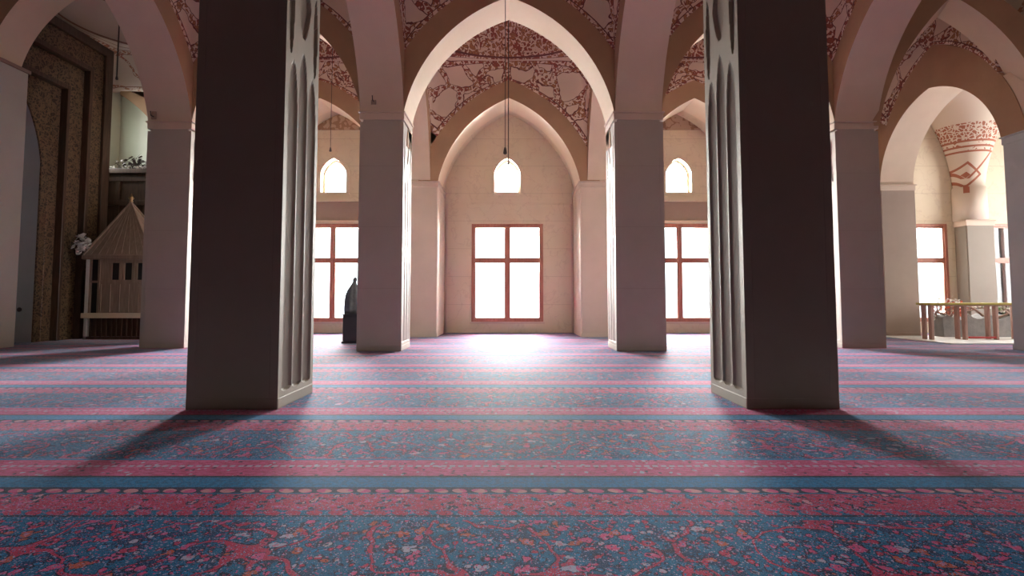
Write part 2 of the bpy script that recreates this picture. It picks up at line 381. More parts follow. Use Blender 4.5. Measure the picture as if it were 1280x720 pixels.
def vault(label, quad, edges, zr, hd, mat='painted', k=0.93):
    """quad: 4 corners (x,y) counter-clockwise from near-left; edges: for each side a function f(t in -1..1) -> z of its springing line.
    pendentives curl from the arches to a ring at zr, a dome of height hd closes it."""
    (ax, ay), (bx, by), (cx_, cy_), (dx, dy) = quad
    mb = MB(); nt = 96; npn = 14; nd = 16
    def bil(u, v):
        return ((1-u)*(1-v)*ax + u*(1-v)*bx + u*v*cx_ + (1-u)*v*dx, (1-u)*(1-v)*ay + u*(1-v)*by + u*v*cy_ + (1-u)*v*dy)
    rows = []; uvs = []
    for i in range(nt+1):
        q = (i / nt) * 4.0; side = min(3, int(q)); s = (q - side) * 2 - 1
        uu, vv = [((s+1)/2, 0), (1, (s+1)/2), ((1-s)/2, 1), (0, (1-s)/2)][side]
        zb = edges[side](s)
        du, dv = uu*2-1, vv*2-1; r = sqrt(du*du+dv*dv); ru, rv = du/r*k, dv/r*k
        row = []; uvr = []
        for j in range(npn+1):
            t = j/npn; h = 1-cos(t*pi/2); zz = sin(t*pi/2)
            U = (uu + ((ru+1)/2 - uu)*h); V = (vv + ((rv+1)/2 - vv)*h)
            X, Y = bil(U, V); row.append((X, Y, zb + (zr-zb)*zz)); uvr.append((i/nt*8, t))
        for j in range(1, nd+1):
            t = j/nd; rr = cos(t*pi/2); X, Y = bil((ru*rr+1)/2, (rv*rr+1)/2); row.append((X, Y, zr + hd*sin(t*pi/2))); uvr.append((i/nt*8, 1+t))
        rows.append(row); uvs.append(uvr)
    m = npn + nd + 1
    vs = [p for r_ in rows for p in r_]; fu = [p for r_ in uvs for p in r_]
    fs = [(i*m+j, (i+1)*m+j, (i+1)*m+j+1, i*m+j+1) for i in range(nt) for j in range(m-1)]
    me = bpy.data.meshes.new('dome'); me.from_pydata(vs, [], fs); me.materials.append(M[mat])
    ul = me.uv_layers.new(name='UVMap')
    for p in me.polygons:
        p.use_smooth = True
        for li in p.loop_indices: ul.data[li].uv = fu[me.loops[li].vertex_index]
    me.update()
    o = bpy.data.objects.new('painted_dome' if label else trimname(), me); COL.objects.link(o)
    md = o.modifiers.new('shell', 'SOLIDIFY'); md.thickness = 0.12; md.offset = 1.0
    # keep the inner face where it is drawn: check orientation (dome normals should point down/inward)
    up = sum(p.normal.z * p.area for p in me.polygons)
    if up > 0: me.flip_normals()
    md.offset = -1.0
    if label: tag(o, label, 'dome')
    else: struct(o)
    return o
def ext(a, zs, rise, band, drop=0.03, dr=0.27, bside=None):
    return lambda s: arch_z(s*a, a + (band if bside is None else bside), zs, rise + band, dr) - drop

# ---------------------------------------------------------------- the shell of the room
XL, XR, YB, ZC = -11.0, 16.5, -8.0, 9.3
struct(MB().box(XL-0.4, XR+0.4, YB-0.4, WALLY+0.4, -0.3, -0.02).build('floor', M['floor']))
struct(MB().box(XL-0.4, XR+0.4, YB-0.4, WALLY+0.4, ZC, ZC+0.3).build('ceiling', M['wall']))
struct(MB().box(XL-0.4, XL, YB, 13.15, -0.02, ZC).box(XL-0.4, XL, 13.85, WALLY, -0.02, ZC).box(XL-0.4, XL, 13.15, 13.85, -0.02, 4.5).box(XL-0.4, XL, 13.15, 13.85, 6.0, ZC).build('wall_left', M['pale']))  # high gap is an unseen opening, added so light reaches the lunette panel
# right wall with one tall unseen window opening, added for its light
def wall_x(name, x0, x1, ys, z0, z1, mat):
    mb = MB(); y = YB
    for (a, b) in ys:
        mb.box(x0, x1, y, a, -0.02, ZC); mb.box(x0, x1, a, b, -0.02, z0); mb.box(x0, x1, a, b, z1, ZC); y = b
    mb.box(x0, x1, y, WALLY, -0.02, ZC); return struct(mb.build(name, mat))
wall_x('wall_right', XR, XR+0.35, [(10.5, 12.7)], 0.5, 4.6, M['wall'])
struct(MB().box(XL-0.4, XR+0.4, YB-0.4, YB, -0.02, ZC).build('wall_front', M['dark_wood']))
# back wall with its openings
WZ0, WZ1 = 0.31, 3.04
mb = MB(); cuts = sorted([(c-h, c+h) for c, h in WIN] + [(-9.7, -8.8)])
y0, y1 = WALLY, WALLY + 0.35; x = XL - 0.4
for a, b in cuts:
    mb.box(x, a, y0, y1, -0.02, 3.70); mb.box(a, b, y0, y1, -0.02, WZ0); mb.box(a, b, y0, y1, WZ1, 3.70); x = b
mb.box(x, XR+0.4, y0, y1, -0.02, 3.70)
UZ0, UZS, UA, UR = 3.93, 4.48, 0.36, 0.42
x = XL - 0.4
for c in sorted(UPW):
    mb.box(x, c-UA, y0, y1, 3.70, ZC); mb.box(c-UA, c+UA, y0, y1, 3.70, UZ0)
    cv = arch_curve(UA, UZS, UR, 8)
    for i in range(len(cv)-1):
        (s0, z0), (s1, z1) = cv[i], cv[i+1]
        mb.prism([(c+s0, z0), (c+s1, z1), (c+s1, 5.2), (c+s0, 5.2)], y0, y1)
    mb.box(c-UA, c+UA, y0, y1, 5.2, ZC); x = c + UA
mb.box(x, XR+0.4, y0, y1, 3.70, ZC)
struct(mb.build('wall_back', M['wall']))
# windows
WN = [0]
def window(c, h, z0, z1, mat='frame', casement=None):
    WN[0] += 1
    yf = WALLY - 0.015; ft = 0.075; root = bpy.data.objects.new('window_%d' % WN[0], None); COL.objects.link(root); root.location = (c, WALLY, z0); struct(root)
    zt = z1 - (z1-z0)*0.375
    b = MB(); b.box(c-h, c-h+ft, yf, yf+0.14, z0, z1).box(c+h-ft, c+h, yf, yf+0.14, z0, z1).box(c-h+ft, c+h-ft, yf, yf+0.14, z1-ft, z1).box(c-h+ft, c+h-ft, yf, yf+0.14, z0, z0+ft)
    part(b, 'window_frame', M[mat], root, bevel=0.008)
    b = MB(); b.box(c-0.04, c+0.04, yf+0.01, yf+0.12, z0+ft, z1-ft); part(b, 'mullion', M[mat], root, bevel=0.006)
    b = MB(); b.box(c-h+ft, c-0.04, yf+0.02, yf+0.11, zt-0.035, zt+0.035).box(c+0.04, c+h-ft, yf+0.02, yf+0.11, zt-0.035, zt+0.035); part(b, 'transom', M[mat], root, bevel=0.006)
    for sx in (-1, 1):
        xa, xb = (c-h+ft, c-0.04) if sx < 0 else (c+0.04, c+h-ft)
        for za, zb in ((z0+ft, zt-0.035), (zt+0.035, z1-ft)):
            r = 0.035
            b = MB(); b.box(xa, xa+r, yf+0.04, yf+0.09, za, zb).box(xb-r, xb, yf+0.04, yf+0.09, za, zb).box(xa+r, xb-r, yf+0.04, yf+0.09, za, za+r).box(xa+r, xb-r, yf+0.04, yf+0.09, zb-r, zb)
            s_ = part(b, 'sash', M[mat], root)
            g = MB().box(xa+r, xb-r, yf+0.062, yf+0.068, za+r, zb-r); shift(g, root.location).build('pane', M['glass'], s_)
    b = MB().box(c-h-0.04, c+h+0.04, WALLY-0.05, WALLY+0.1, z0-0.05, z0-0.001); part(b, 'window_sill', M['pier'], root, bevel=0.006)
for c, h in WIN: window(c, h, WZ0, WZ1)
window(-9.25, 0.45, WZ0, WZ1)  # added window, out of sight behind the outer pillar, lights the kiosk corner
def arched_window(c):
    WN[0] += 1
    root = bpy.data.objects.new('window_%d' % WN[0], None); COL.objects.link(root); root.location = (c, WALLY, UZ0); struct(root)
    I = [(-UA+0.05, UZ0+0.05)] + arch_curve(UA-0.05, UZS, UR-0.05, 8) + [(UA-0.05, UZ0+0.05)]
    O = [(-UA-0.0, UZ0)] + arch_curve(UA, UZS, UR, 8) + [(UA, UZ0)]
    b = MB(); n = len(I)
    for i in range(n):
        j = (i+1) % n; b.prism([(c+I[i][0], I[i][1]), (c+I[j][0], I[j][1]), (c+O[j][0], O[j][1]), (c+O[i][0], O[i][1])], WALLY+0.2, WALLY+0.26)
    part(b, 'window_frame', M['pier'], root)
    g = MB().prism([(c+s, z) for s, z in I], WALLY+0.225, WALLY+0.232); part(g, 'pane', M['glass'], root)
    # raised plaster surround
    O2 = [(-UA-0.09, UZ0-0.06)] + arch_curve(UA+0.09, UZS, UR+0.12, 8) + [(UA+0.09, UZ0-0.06)]
    b = MB()
    for i in range(n):
        j = (i+1) % n; b.prism([(c+O[i][0], O[i][1]), (c+O[j][0], O[j][1]), (c+O2[j][0], O2[j][1]), (c+O2[i][0], O2[i][1])], WALLY-0.035, WALLY)
    part(b, 'surround', M['wall'], root)
for c in UPW: arched_window(c)
# side wall window, added outside the view to light the side bay
for ya, yb in ((10.5, 12.7),):
    WN[0] += 1; b = MB(); r = 0.07
    b.box(XR+0.1, XR+0.2, ya, ya+r, 0.5, 4.6).box(XR+0.1, XR+0.2, yb-r, yb, 0.5, 4.6).box(XR+0.1, XR+0.2, ya, yb, 0.5, 0.5+r).box(XR+0.1, XR+0.2, ya, yb, 4.6-r, 4.6).box(XR+0.1, XR+0.2, (ya+yb)/2-0.04, (ya+yb)/2+0.04, 0.5, 4.6)
    struct(b.build('window_%d' % WN[0], M['frame']))
# mouldings on the back wall
def tr(mb, mat, **k): return struct(mb.build(trimname(), mat, **k))
for c in (-4.83, 4.72):
    tr(MB().box(c-1.82, c+1.82, WALLY-0.10, WALLY, 3.66, 3.74), M['wall'])
    tr(MB().box(c-1.82, c+1.82, WALLY-0.025, WALLY, 3.15, 3.66), M['recess'])
    tr(MB().box(c-1.82, c+1.82, WALLY-0.09, WALLY, 3.08, 3.13), M['intrados'])
    o = MB().box(c-1.85, c+1.85, WALLY-0.03, WALLY, 5.72, 6.6).build(trimname(), M['dense']); struct(o)
tr(MB().box(-1.78, 1.78, WALLY-0.02, WALLY, 3.60, 3.64), M['wall'])
tr(MB().box(-1.76, -1.72, WALLY-0.03, WALLY, 0, 3.60), M['pier']); tr(MB().box(1.74, 1.78, WALLY-0.03, WALLY, 0, 3.60), M['pier'])
# the gypsum rays either side of the little centre window
for sx in (-1, 1):
    tr(MB().prism([(sx*0.62, 3.85), (sx*0.65, 3.85), (sx*1.30, 4.75), (sx*1.27, 4.75)], WALLY-0.008, WALLY), M['wall'])

# carpet
cp = MB(); cp.box(XL, XR, YB, WALLY, -0.02, 0.0)
tag(cp.build('carpet', M['carpet']), 'blue and crimson floral prayer carpet laid in long rows over the whole floor', 'carpet')

# ---------------------------------------------------------------- pillars
CAPZ = 4.50
def fluted(mb, x, y0, y1, sgn, k=1.0, ztop=CAPZ-0.2, nz=150, ny=60):
    """height-field panel facing sgn*X: three round flutes with pointed tops and an almond above"""
    w = y1-y0; zb = 0.14; fl = [(0.215, 0.125, 3.25), (0.5, 0.125, 3.42), (0.785, 0.125, 3.25)]
    zs = [0.0, zb, zb+0.001, zb+0.01, zb+0.02] + [zb + (ztop-zb)*i/nz for i in range(1, nz+1)]
    vs = []
    for z in zs:
        for j in range(ny+1):
            s = j/ny; dep = 0.0
            if 0.04 < s < 0.96 and z > zb:
                for c, hw, top in fl:
                    hh = hw
                    if z > top - 0.45: hh = hw * sqrt(max(0.0, 1 - ((z-(top-0.45))/0.45)**1.6))
                    if z < zb + 0.028: hh = hw * sqrt(max(0.0, (z-zb)/0.028))
                    if hh > 0.005 and abs(s-c) < hh: dep = max(dep, 0.034*sqrt(1-((s-c)/hh)**2)*min(1, hh/hw*1.2))
                for zc, hl, hw in ((3.95, 0.36, 0.20),):
                    q = 1 - abs(z-zc)/hl
                    if q > 0:
                        hh = hw*sqrt(q)
                        if abs(s-0.5) < hh: dep = max(dep, 0.035*min(1, (hh-abs(s-0.5))/0.03))
                for c in (0.14, 0.86):
                    q = 1 - abs(z-3.72)/0.42
                    if q > 0 and abs(s-c) < 0.07*sqrt(q): dep = max(dep, 0.03)
            vs.append((x - sgn*dep*k, y0 + w*s, z))
    n = ny+1
    mb.add(vs, [(i*n+j, i*n+j+1, (i+1)*n+j+1, (i+1)*n+j) for i in range(len(zs)-1) for j in range(ny)])
    return mb
def pillar(label, x0, x1, y0, y1, capz=CAPZ, top=5.45, mat='pillar', facing=0, group=None, structural=False):
    cx, cy = (x0+x1)/2, (y0+y1)/2
    if structural:
        root = bpy.data.objects.new(trimname(), None); COL.objects.link(root); root.location = (cx, cy, 0); struct(root)
    else: root = thing('pillar', label, 'pillar', (cx, cy, 0), group)
    e = 0.055 if facing else 0.0
    # shaft with narrow chamfered corners
    c = 0.022
    poly = [(x0+c+e, y0), (x1-c-e, y0), (x1-e, y0+c), (x1-e, y1-c), (x1-c-e, y1), (x0+c+e, y1), (x0+e, y1-c), (x0+e, y0+c)]
    part(MB().prism(poly, 0.0, capz-0.16, axis='z'), 'shaft', M[mat], root)
    if facing:
        for sgn in (-1, 1):
            xx = x0 if sgn < 0 else x1
            b = MB(); fluted(b, xx, y0, y1, sgn, float(facing))
            # returns that tie the panel to the shaft
            for yy in (y0, y1): b.add([(xx, yy, 0), (xx - sgn*(e+0.02), yy, 0), (xx - sgn*(e+0.02), yy, CAPZ-0.2), (xx, yy, CAPZ-0.2)], [(0, 1, 2, 3)])
            part(b, 'fluted_panel', M[mat], root, smooth=False)
    part(MB().box(x0-0.004, x1+0.004, y0-0.004, y1+0.004, 0, 0.10), 'base', M[mat], root, bevel=0.01)
    b = MB().box(x0-0.01, x1+0.01, y0-0.01, y1+0.01, capz-0.16, capz-0.03).box(x0-0.035, x1+0.035, y0-0.035, y1+0.035, capz-0.03, capz)
    part(b, 'capital', M['pier' if mat != 'bluegrey' else mat], root, bevel=0.012)
    if top > capz: part(MB().box(x0+0.02, x1-0.02, y0+0.02, y1-0.02, capz, top), 'impost_block', M['soffit'], root)
    return root
NL = (-2.87, -2.055, 4.68, 5.50); NR = (2.125, 2.95, 4.70, 5.52)
ML = (-2.81, -1.985, 9.65, 10.48); MR = (1.99, 2.91, 9.65, 10.48)
OL = (-7.20, -6.33, 10.2, 11.05); OR = (6.50, 7.36, 10.2, 11.05)
A_ = (9.6, 10.45, 9.12, 9.97)
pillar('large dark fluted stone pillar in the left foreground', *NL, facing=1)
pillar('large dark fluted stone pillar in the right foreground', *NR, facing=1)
pillar('grey square pillar left of the central window, nearest to the dark draped figure', *ML, facing=0.5, mat='pillar_lit')
pillar('grey square pillar just right of the central window', *MR, facing=0.5, mat='pillar_lit')
pillar('mauve grey pillar standing beside the wooden kiosk on the left', *OL, facing=0.5, mat='pillar_lit')
pillar('brownish grey pillar right of the right foreground pillar, before the low side arch', *OR, facing=0.5, mat='pillar_lit')
pillar('grey pillar cut off by the right edge of the photo, in front of the long table', *A_, capz=4.1, top=5.3, mat='bluegrey', facing=0)
# piers of the outer wall
Y3 = 13.0
PI = [(-3.04, -1.79), (1.80, 3.02), (-7.95, -6.60), (6.45, 7.80)]
ZS3 = 3.92
names = ['pinkish wall pier with bright inner edge, left of the central window', 'pinkish wall pier with bright inner edge, right of the central window', None, None]
for (a, b), nm in zip(PI, names):
    pillar(nm, a, b, Y3, WALLY, capz=ZS3, top=4.9, mat='pier', structural=nm is None)
B_ = (9.60, 10.50, 13.3, WALLY)
pillar('pale brown pier under the low side arch, left of the long table', *B_, capz=3.9, top=4.9, mat='pillar_brown')
# slender pier between the two right-hand windows
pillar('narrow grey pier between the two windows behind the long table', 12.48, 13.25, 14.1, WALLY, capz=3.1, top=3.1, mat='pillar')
# hidden outer near pillars (beyond the frame), carrying the side arches
pillar(None, -7.20, -6.33, 4.7, 5.5, structural=True); pillar(None, 6.50, 7.36, 4.7, 5.5, structural=True)

# ---------------------------------------------------------------- arches
RISE = 2.23
def mid(a, b): return (a+b)/2
# transverse arches of the middle row
arch('great central pointed arch with a cream underside', (ML[1], 9.65), (MR[0], 9.65), 0.0, 0.83, 4.5, RISE, 0.50)
arch('brown faced arch across the left aisle, ending on the pillar by the dark figure', (OL[1], 10.2), (ML[0], 9.74), 0.0, 0.83, 4.5, RISE, 0.50)
arch('brown faced arch across the right aisle, right of the central arch', (MR[1], 9.74), (OR[0], 10.2), 0.0, 0.83, 4.5, RISE, 0.50)
arch('tall pale arch springing from the pillar at the right edge of the photo', (OR[1], 10.15), (A_[0], 9.12), 0.0, 0.87, 4.4, 2.35, 0.45, soffit='soffit')
arch('brown faced arch in the top left corner before the carved portal', (-9.9, 9.64), (OL[0], 10.2), 0.0, 0.85, 5.6, 2.0, 0.5)
# near row
arch(None, (NL[1], 4.68), (NR[0], 4.68), 0.0, 0.82, 4.5, RISE, 0.50)
arch(None, (-6.33, 4.7), (NL[0], 4.68), 0.0, 0.82, 4.5, RISE, 0.50)
arch(None, (NR[1], 4.70), (6.50, 4.7), 0.0, 0.82, 4.5, RISE, 0.50)
# arches running in depth towards the viewer (their undersides face us above each pillar)
def depth_arch(label, xa, xb, ya, yb, zs, rise, band=0.5, **k):
    # P->Q along +Y, normal = -X ; t from -w/2 to w/2
    xc = (xa+xb)/2; w = (xb-xa)/2
    return arch(label, (xc, ya), (xc, yb), -w, w, zs, rise, band, soffit=k.pop('soffit', 'soffit'), **k)
depth_arch('pink underside of the arch rising over the pillar left of centre', ML[0], ML[1], 5.50, 9.65, 4.5, RISE)
depth_arch('pink underside of the arch rising over the pillar right of centre', MR[0]+0.02, MR[1]-0.02, 5.52, 9.65, 4.5, RISE)
depth_arch('mauve underside of the arch rising over the pillar beside the kiosk', OL[0], OL[1], 5.50, 10.2, 4.5, RISE)
depth_arch('mauve underside of the arch rising over the pillar right of the right foreground pillar', OR[0], OR[1], 5.50, 10.2, 4.5, RISE)
depth_arch('narrow pink arch between the left central pillar and its wall pier', ML[0], ML[1], 10.48, Y3, 3.95, 2.3, 0.45)
depth_arch('narrow pink arch between the right central pillar and its wall pier', MR[0], MR[1], 10.48, Y3, 3.95, 2.3, 0.45)
depth_arch(None, OL[0], OL[1], 11.05, Y3, 4.2, 2.1, 0.45)
depth_arch(None, OR[0], OR[1], 11.05, Y3, 4.2, 2.1, 0.45)
depth_arch('low broad brown arch on the right opening onto the side bay with two windows', A_[0], A_[1], 9.97, B_[2], 3.96, 1.8, 1.0, band_side=0.5, dr=0.12, soffit='soffit')
# outer wall arches
def wall_arch(lab, a, b, z=ZS3, rise=2.14):
    arch(lab, (a, Y3), (b, Y3), 0.0, 0.90, z, rise, 0.50)
wall_arch('smaller cream edged arch framing the central window wall', PI[0][1], PI[1][0])
wall_arch('cream edged arch framing the window of the left aisle', PI[2][1], PI[0][0])
wall_arch('cream edged arch framing the window of the right aisle', PI[1][1], PI[3][0])
arch(None, (PI[3][1], 13.35), (B_[0], 13.35), 0.0, 0.9, ZS3, 2.14, 0.50)
for a, b in ((PI[0][1], PI[1][0]), (PI[2][1], PI[0][0]), (PI[1][1], PI[3][0])):
    tr(arch_mesh((a-0.05, Y3), (b+0.05, Y3), 0.90, 1.5, ZS3, 2.25, 0.45), [M['wall'], M['wall']])
# blind arch on the back wall above the kiosk
b = MB(); I_ = [(-10.95+p[0], p[1]) for p in arch_curve(1.9, 4.1, 2.6) if p[0] >= 0]; E_ = [(-10.95+p[0], p[1]) for p in arch_curve(2.6, 4.1, 2.75) if p[0] >= 0]
for i in range(len(I_)-1): b.prism([I_[i], I_[i+1], E_[i+1], E_[i]], 14.15, 14.5)
tag(b.build('arch', M['face']), 'brown half arch high on the back wall above the wooden kiosk', 'arch')

# ---------------------------------------------------------------- vaults
E = ext
zr, hd = 7.25, 1.35
am = (MR[0]-ML[1])/2
vault('painted dome with dense red scrollwork seen through the central arch', [(ML[1], 10.48), (MR[0], 10.48), (MR[0], Y3), (ML[1], Y3)],
      [E(am, 4.5, RISE, 0.5), E(1.26, 3.95, 2.3, 0.45), lambda s: arch_z(s*1.985, 2.295, ZS3, 2.64) - 0.03, E(1.26, 3.95, 2.3, 0.45)], 7.05, 1.3)
vault('painted dome over the nearer central bay, only its lower corners in view', [(NL[1], 5.5), (NR[0], 5.5), (MR[0], 9.65), (ML[1], 9.65)], [E(2.09, 4.5, RISE, 0.5), E(2.07, 4.5, RISE, 0.5), E(am, 4.5, RISE, 0.5), E(2.07, 4.5, RISE, 0.5)], 7.4, 1.4)
vault('painted dome corner beside the left foreground pillar', [(-6.33, 5.5), (NL[0], 5.5), (ML[0], 9.65), (OL[1], 10.2)], [E(1.73, 4.5, RISE, 0.5), E(2.07, 4.5, RISE, 0.5), E(1.78, 4.5, RISE, 0.5), E(2.35, 4.5, RISE, 0.5)], 7.4, 1.4)
vault('painted dome corner beside the right foreground pillar', [(NR[1], 5.5), (6.50, 5.5), (OR[0], 10.2), (MR[1], 9.65)], [E(1.77, 4.5, RISE, 0.5), E(2.35, 4.5, RISE, 0.5), E(1.8, 4.5, RISE, 0.5), E(2.07, 4.5, RISE, 0.5)], 7.4, 1.4)
vault('painted vault over the left aisle behind the left foreground pillar', [(OL[1], 11.05), (ML[0], 10.48), (PI[0][0], Y3), (PI[2][1], Y3)], [E(1.78, 4.5, RISE, 0.5), E(1.26, 3.95, 2.3, 0.45), E(1.78, ZS3, 2.14, 0.5), E(1.0, 4.2, 2.1, 0.45)], 7.05, 1.3)
vault('painted vault over the right aisle behind the right foreground pillar', [(MR[1], 10.48), (OR[0], 11.05), (PI[3][0], Y3), (PI[1][1], Y3)], [E(1.8, 4.5, RISE, 0.5), E(1.0, 4.2, 2.1, 0.45), E(1.72, ZS3, 2.14, 0.5), E(1.26, 3.95, 2.3, 0.45)], 7.05, 1.3)
vault('painted vault above the low brown side arch on the right', [(OR[1], 11.0), (A_[0], 9.97), (B_[0], Y3), (OR[1], Y3)], [E(1.2, 4.4, 2.35, 0.45), E(1.66, 3.96, 1.8, 1.0, 0.05, 0.12, 0.5), E(0.95, ZS3, 2.14, 0.5), E(1.0, 4.2, 2.1, 0.45)], 7.3, 1.2)
vault('pale vault with sparse red motifs above the carved portal', [(XL+0.05, 10.65), (OL[0], 11.05), (OL[0], Y3+1.1), (XL+0.05, Y3+1.1)], [E(1.5, 5.6, 2.0, 0.5), lambda s: 6.66, lambda s: 6.70, lambda s: 6.66 + 0.5*(1-s*s)], 7.75, 1.2, mat='painted_pale')
vault('cream lit vault with red painted motifs over the side bay with two windows', [(10.45, 9.9), (15.6, 9.9), (15.6, 14.15), (10.45, 14.15)], [lambda s: 6.0+1.0*(1-s*s), lambda s: 5.0+2.0*(1-s*s), lambda s: 5.2+1.2*abs(sin(pi*s)), lambda s: 5.0+1.8*(1-s*s)], 7.5, 1.2, mat='painted_pale')

# fan shaped plaster springer above the slender right-hand pier, painted with a red pendant
def springer():
    m, t, bs = newmat('painted_springer'); v = coord(t); x, y, z = sep(t, v); xx = (x + 0.28).abs()
    ws = warp(t, v, 6, 0.16); sd = N(t, voro(t, ws, 10, 'DISTANCE_TO_EDGE').outputs['Distance'])
    bands = z.band(1.85, 1.90).max(z.band(1.98, 2.03)).max(z.band(2.12, 2.17))
    orn = (z.band(2.17, 2.6) * sd.gt(0.12)).max(z.band(1.9, 2.12) * sd.gt(0.3))
    h = (xx * 1.0 + (z - 1.25).abs() * 0.9)
    heart = h.band(0.26, 0.33).max(h.lt(0.08)).max(xx.lt(0.05) * z.band(0.75, 0.98)).max((xx - (z - 1.1) * 0.75).abs().lt(0.03) * z.band(1.15, 1.85))
    f = ((orn.max(bands)) * xx.lt(0.95)).max(heart)
    c = mix(t, f, (0.74, 0.64, 0.53), (0.42, 0.15, 0.09)); t.links.new(c, bs.inputs['Base Color']); bs.inputs['Roughness'].default_value = 0.8; return m
cxp, czp = 12.865, 3.1
prof = []
for i in range(20):
    t_ = i/19; prof.append((0.38 + 0.10*t_ + 1.55*(1-cos(t_*pi/2))**0.85, czp + 0.15 + 2.75*sin(t_*pi/2)**0.95))
b = MB().lathe(0, 0, [(0.40, 0.0), (0.40, 0.9)] + [(r-0.02, z-czp+0.75) for r, z in prof], 40, a0=pi, a1=2*pi)
o = b.build('fan_springer', springer(), smooth=True); o.location = (cxp, WALLY-0.02, czp)
md = o.modifiers.new('shell', 'SOLIDIFY'); md.thickness = 0.04
tag(o, 'cream fan shaped springer with a red painted pendant above the narrow pier on the right', 'vault springer')

# ---------------------------------------------------------------- left wall: portal and niche
tr(MB().box(XL, -9.9, 9.65, 10.48, 0, 5.6), M['pale'], bevel=0.01)
tr(MB().box(XL, -9.87, 9.62, 10.51, 5.58, 5.65), M['recess'])
root = thing('carved_portal', 'tall dark carved wooden portal around the prayer niche on the left wall', 'portal', (XL, 11.9, 0))
# nested stepped frames: each is an L (jamb + lintel) reaching behind the pilaster
Y0 = 10.50
def lframe(x1, yo, yi, zo, zi, name, mat, x0=XL):
    b = MB(); b.box(x0, x1, yi, yo, 0, zo); b.box(x0, x1, Y0, yi, zi, zo); part(b, name, mat, root, bevel=0.012)
lframe(-10.20, 13.12, 12.88, 7.32, 7.10, 'outer_frame', M['dark_wood'])
lframe(-10.26, 12.88, 12.52, 7.10, 6.62, 'carved_frame', M['carved'])
lframe(-10.21, 12.52, 12.42, 6.62, 6.50, 'moulding', M['dark_wood'])
lframe(-10.36, 12.42, 11.98, 6.50, 5.95, 'carved_frame', M['carved'])
lframe(-10.29, 11.98, 11.90, 5.95, 5.84, 'moulding', M['dark_wood'])
lframe(-10.45, 11.90, 11.66, 5.84, 5.66, 'inner_frame', M['carved'])
# niche surround with arched opening
b = MB(); nc, na = 10.93, 0.57; cv = arch_curve(na, 4.0, 1.5, 14); xf = -10.50
pts = [(nc+s, z) for s, z in cv if nc+s >= Y0]
b2 = MB()
for i in range(len(pts)-1):
    q = [pts[i], pts[i+1], (pts[i+1][0], 5.66), (pts[i][0], 5.66)]
    b.prism(q, XL, xf, axis='x'); b2.prism(q, xf, xf+0.04, axis='x')
b.box(XL, xf, nc+na, 11.66, 0, 5.66); b2.box(xf, xf+0.04, nc+na, 11.66, 0, 5.66)
part(b, 'niche_lining', M['bluegrey'], root); part(b2, 'niche_surround', M['carved'], root)
for px_, py_ in ((33, 137), (24, 387)):
    X_, Z_ = at(px_, py_, 11.49); part(MB().tube([(X_, 11.485, Z_), (X_, 11.51, Z_)], 0.05, 12), 'boss', M['metal'], root)
b = MB(); b.box(XL, XL+0.03, Y0, 11.6, 0, 5.6); part(b, 'niche_back', M['bluegrey'], root)
# painted mouldings on the left wall above the portal
for z in (7.75,):
    tr(MB().box(XL, XL+0.05, 10.7, WALLY, z, z+0.05), M['recess'])
tr(MB().box(XL, -9.0, WALLY-0.06, WALLY, 6.68, 6.74), M['recess'])
# pale lunette panel
tr(MB().box(XL, -8.9, WALLY-0.02, WALLY, 4.3, 6.68), M['pale'])

# dark wooden screen behind the kiosk, leafy crest on top
root = thing('wooden_screen', 'dark brown panelled wooden screen with a leafy crest behind the pointed kiosk', 'screen', (-10.0, 13.9, 0))
b = MB().box(-10.98, -8.7, 13.85, 13.97, 0, 4.30); part(b, 'panel', M['dark_wood'], root)
b = MB()
for z in (0.1, 1.4, 2.7, 3.45, 4.1): b.box(-10.98, -8.7, 13.80, 13.85, z, z+0.12)
for x in (-10.95, -10.55, -9.8, -9.05): b.box(x, x+0.1, 13.81, 13.85, 0, 4.25)
part(b, 'rail', M['dark_wood'], root, bevel=0.006)
b = MB().box(-10.98, -8.65, 13.72, 13.98, 4.30, 4.42); part(b, 'cornice', M['dark_wood'], root, bevel=0.01)
rnd = random.Random(3)
def leaves(mb, cx, cy, cz, n, rx, ry, rz, size, rnd, mi=(0,)):
    for _ in range(n):
        p = (cx + rnd.gauss(0, rx), cy + rnd.gauss(0, ry), cz + abs(rnd.gauss(0, rz)))
        a = rnd.uniform(0, 2*pi); t_ = rnd.uniform(-1, 1); s = size*rnd.uniform(0.6, 1.4)
        ux, uy, uz = cos(a)*s, sin(a)*s*0.6, t_*s; vx, vy, vz = -sin(a)*s*0.45, cos(a)*s*0.3, s*0.4
        mb.add([(p[0]-ux, p[1]-uy, p[2]-uz), (p[0]+vx, p[1]+vy, p[2]+vz), (p[0]+ux, p[1]+uy, p[2]+uz), (p[0]-vx, p[1]-vy, p[2]-vz),
                (p[0], p[1]-s*0.15, p[2])], [(0, 1, 4), (1, 2, 4), (2, 3, 4), (3, 0, 4)], rnd.choice(mi))
root2 = thing('foliage_garland', 'dark and white leaf garland lying along the top of the dark screen', 'garland', (-10.0, 13.85, 4.42))
b = MB(); b.box(-10.9, -8.8, 13.80, 13.86, 4.42, 4.45); leaves(b, -9.85, 13.84, 4.47, 130, 0.34, 0.03, 0.13, 0.07, rnd); part(b, 'dark_leaves', M['metal'], root2)
b = MB(); leaves(b, -9.9, 13.80, 4.43, 60, 0.5, 0.03, 0.04, 0.05, rnd); leaves(b, -9.6, 13.80, 4.5, 20, 0.08, 0.03, 0.08, 0.06, rnd); part(b, 'white_leaves', M['whiteleaf'], root2)

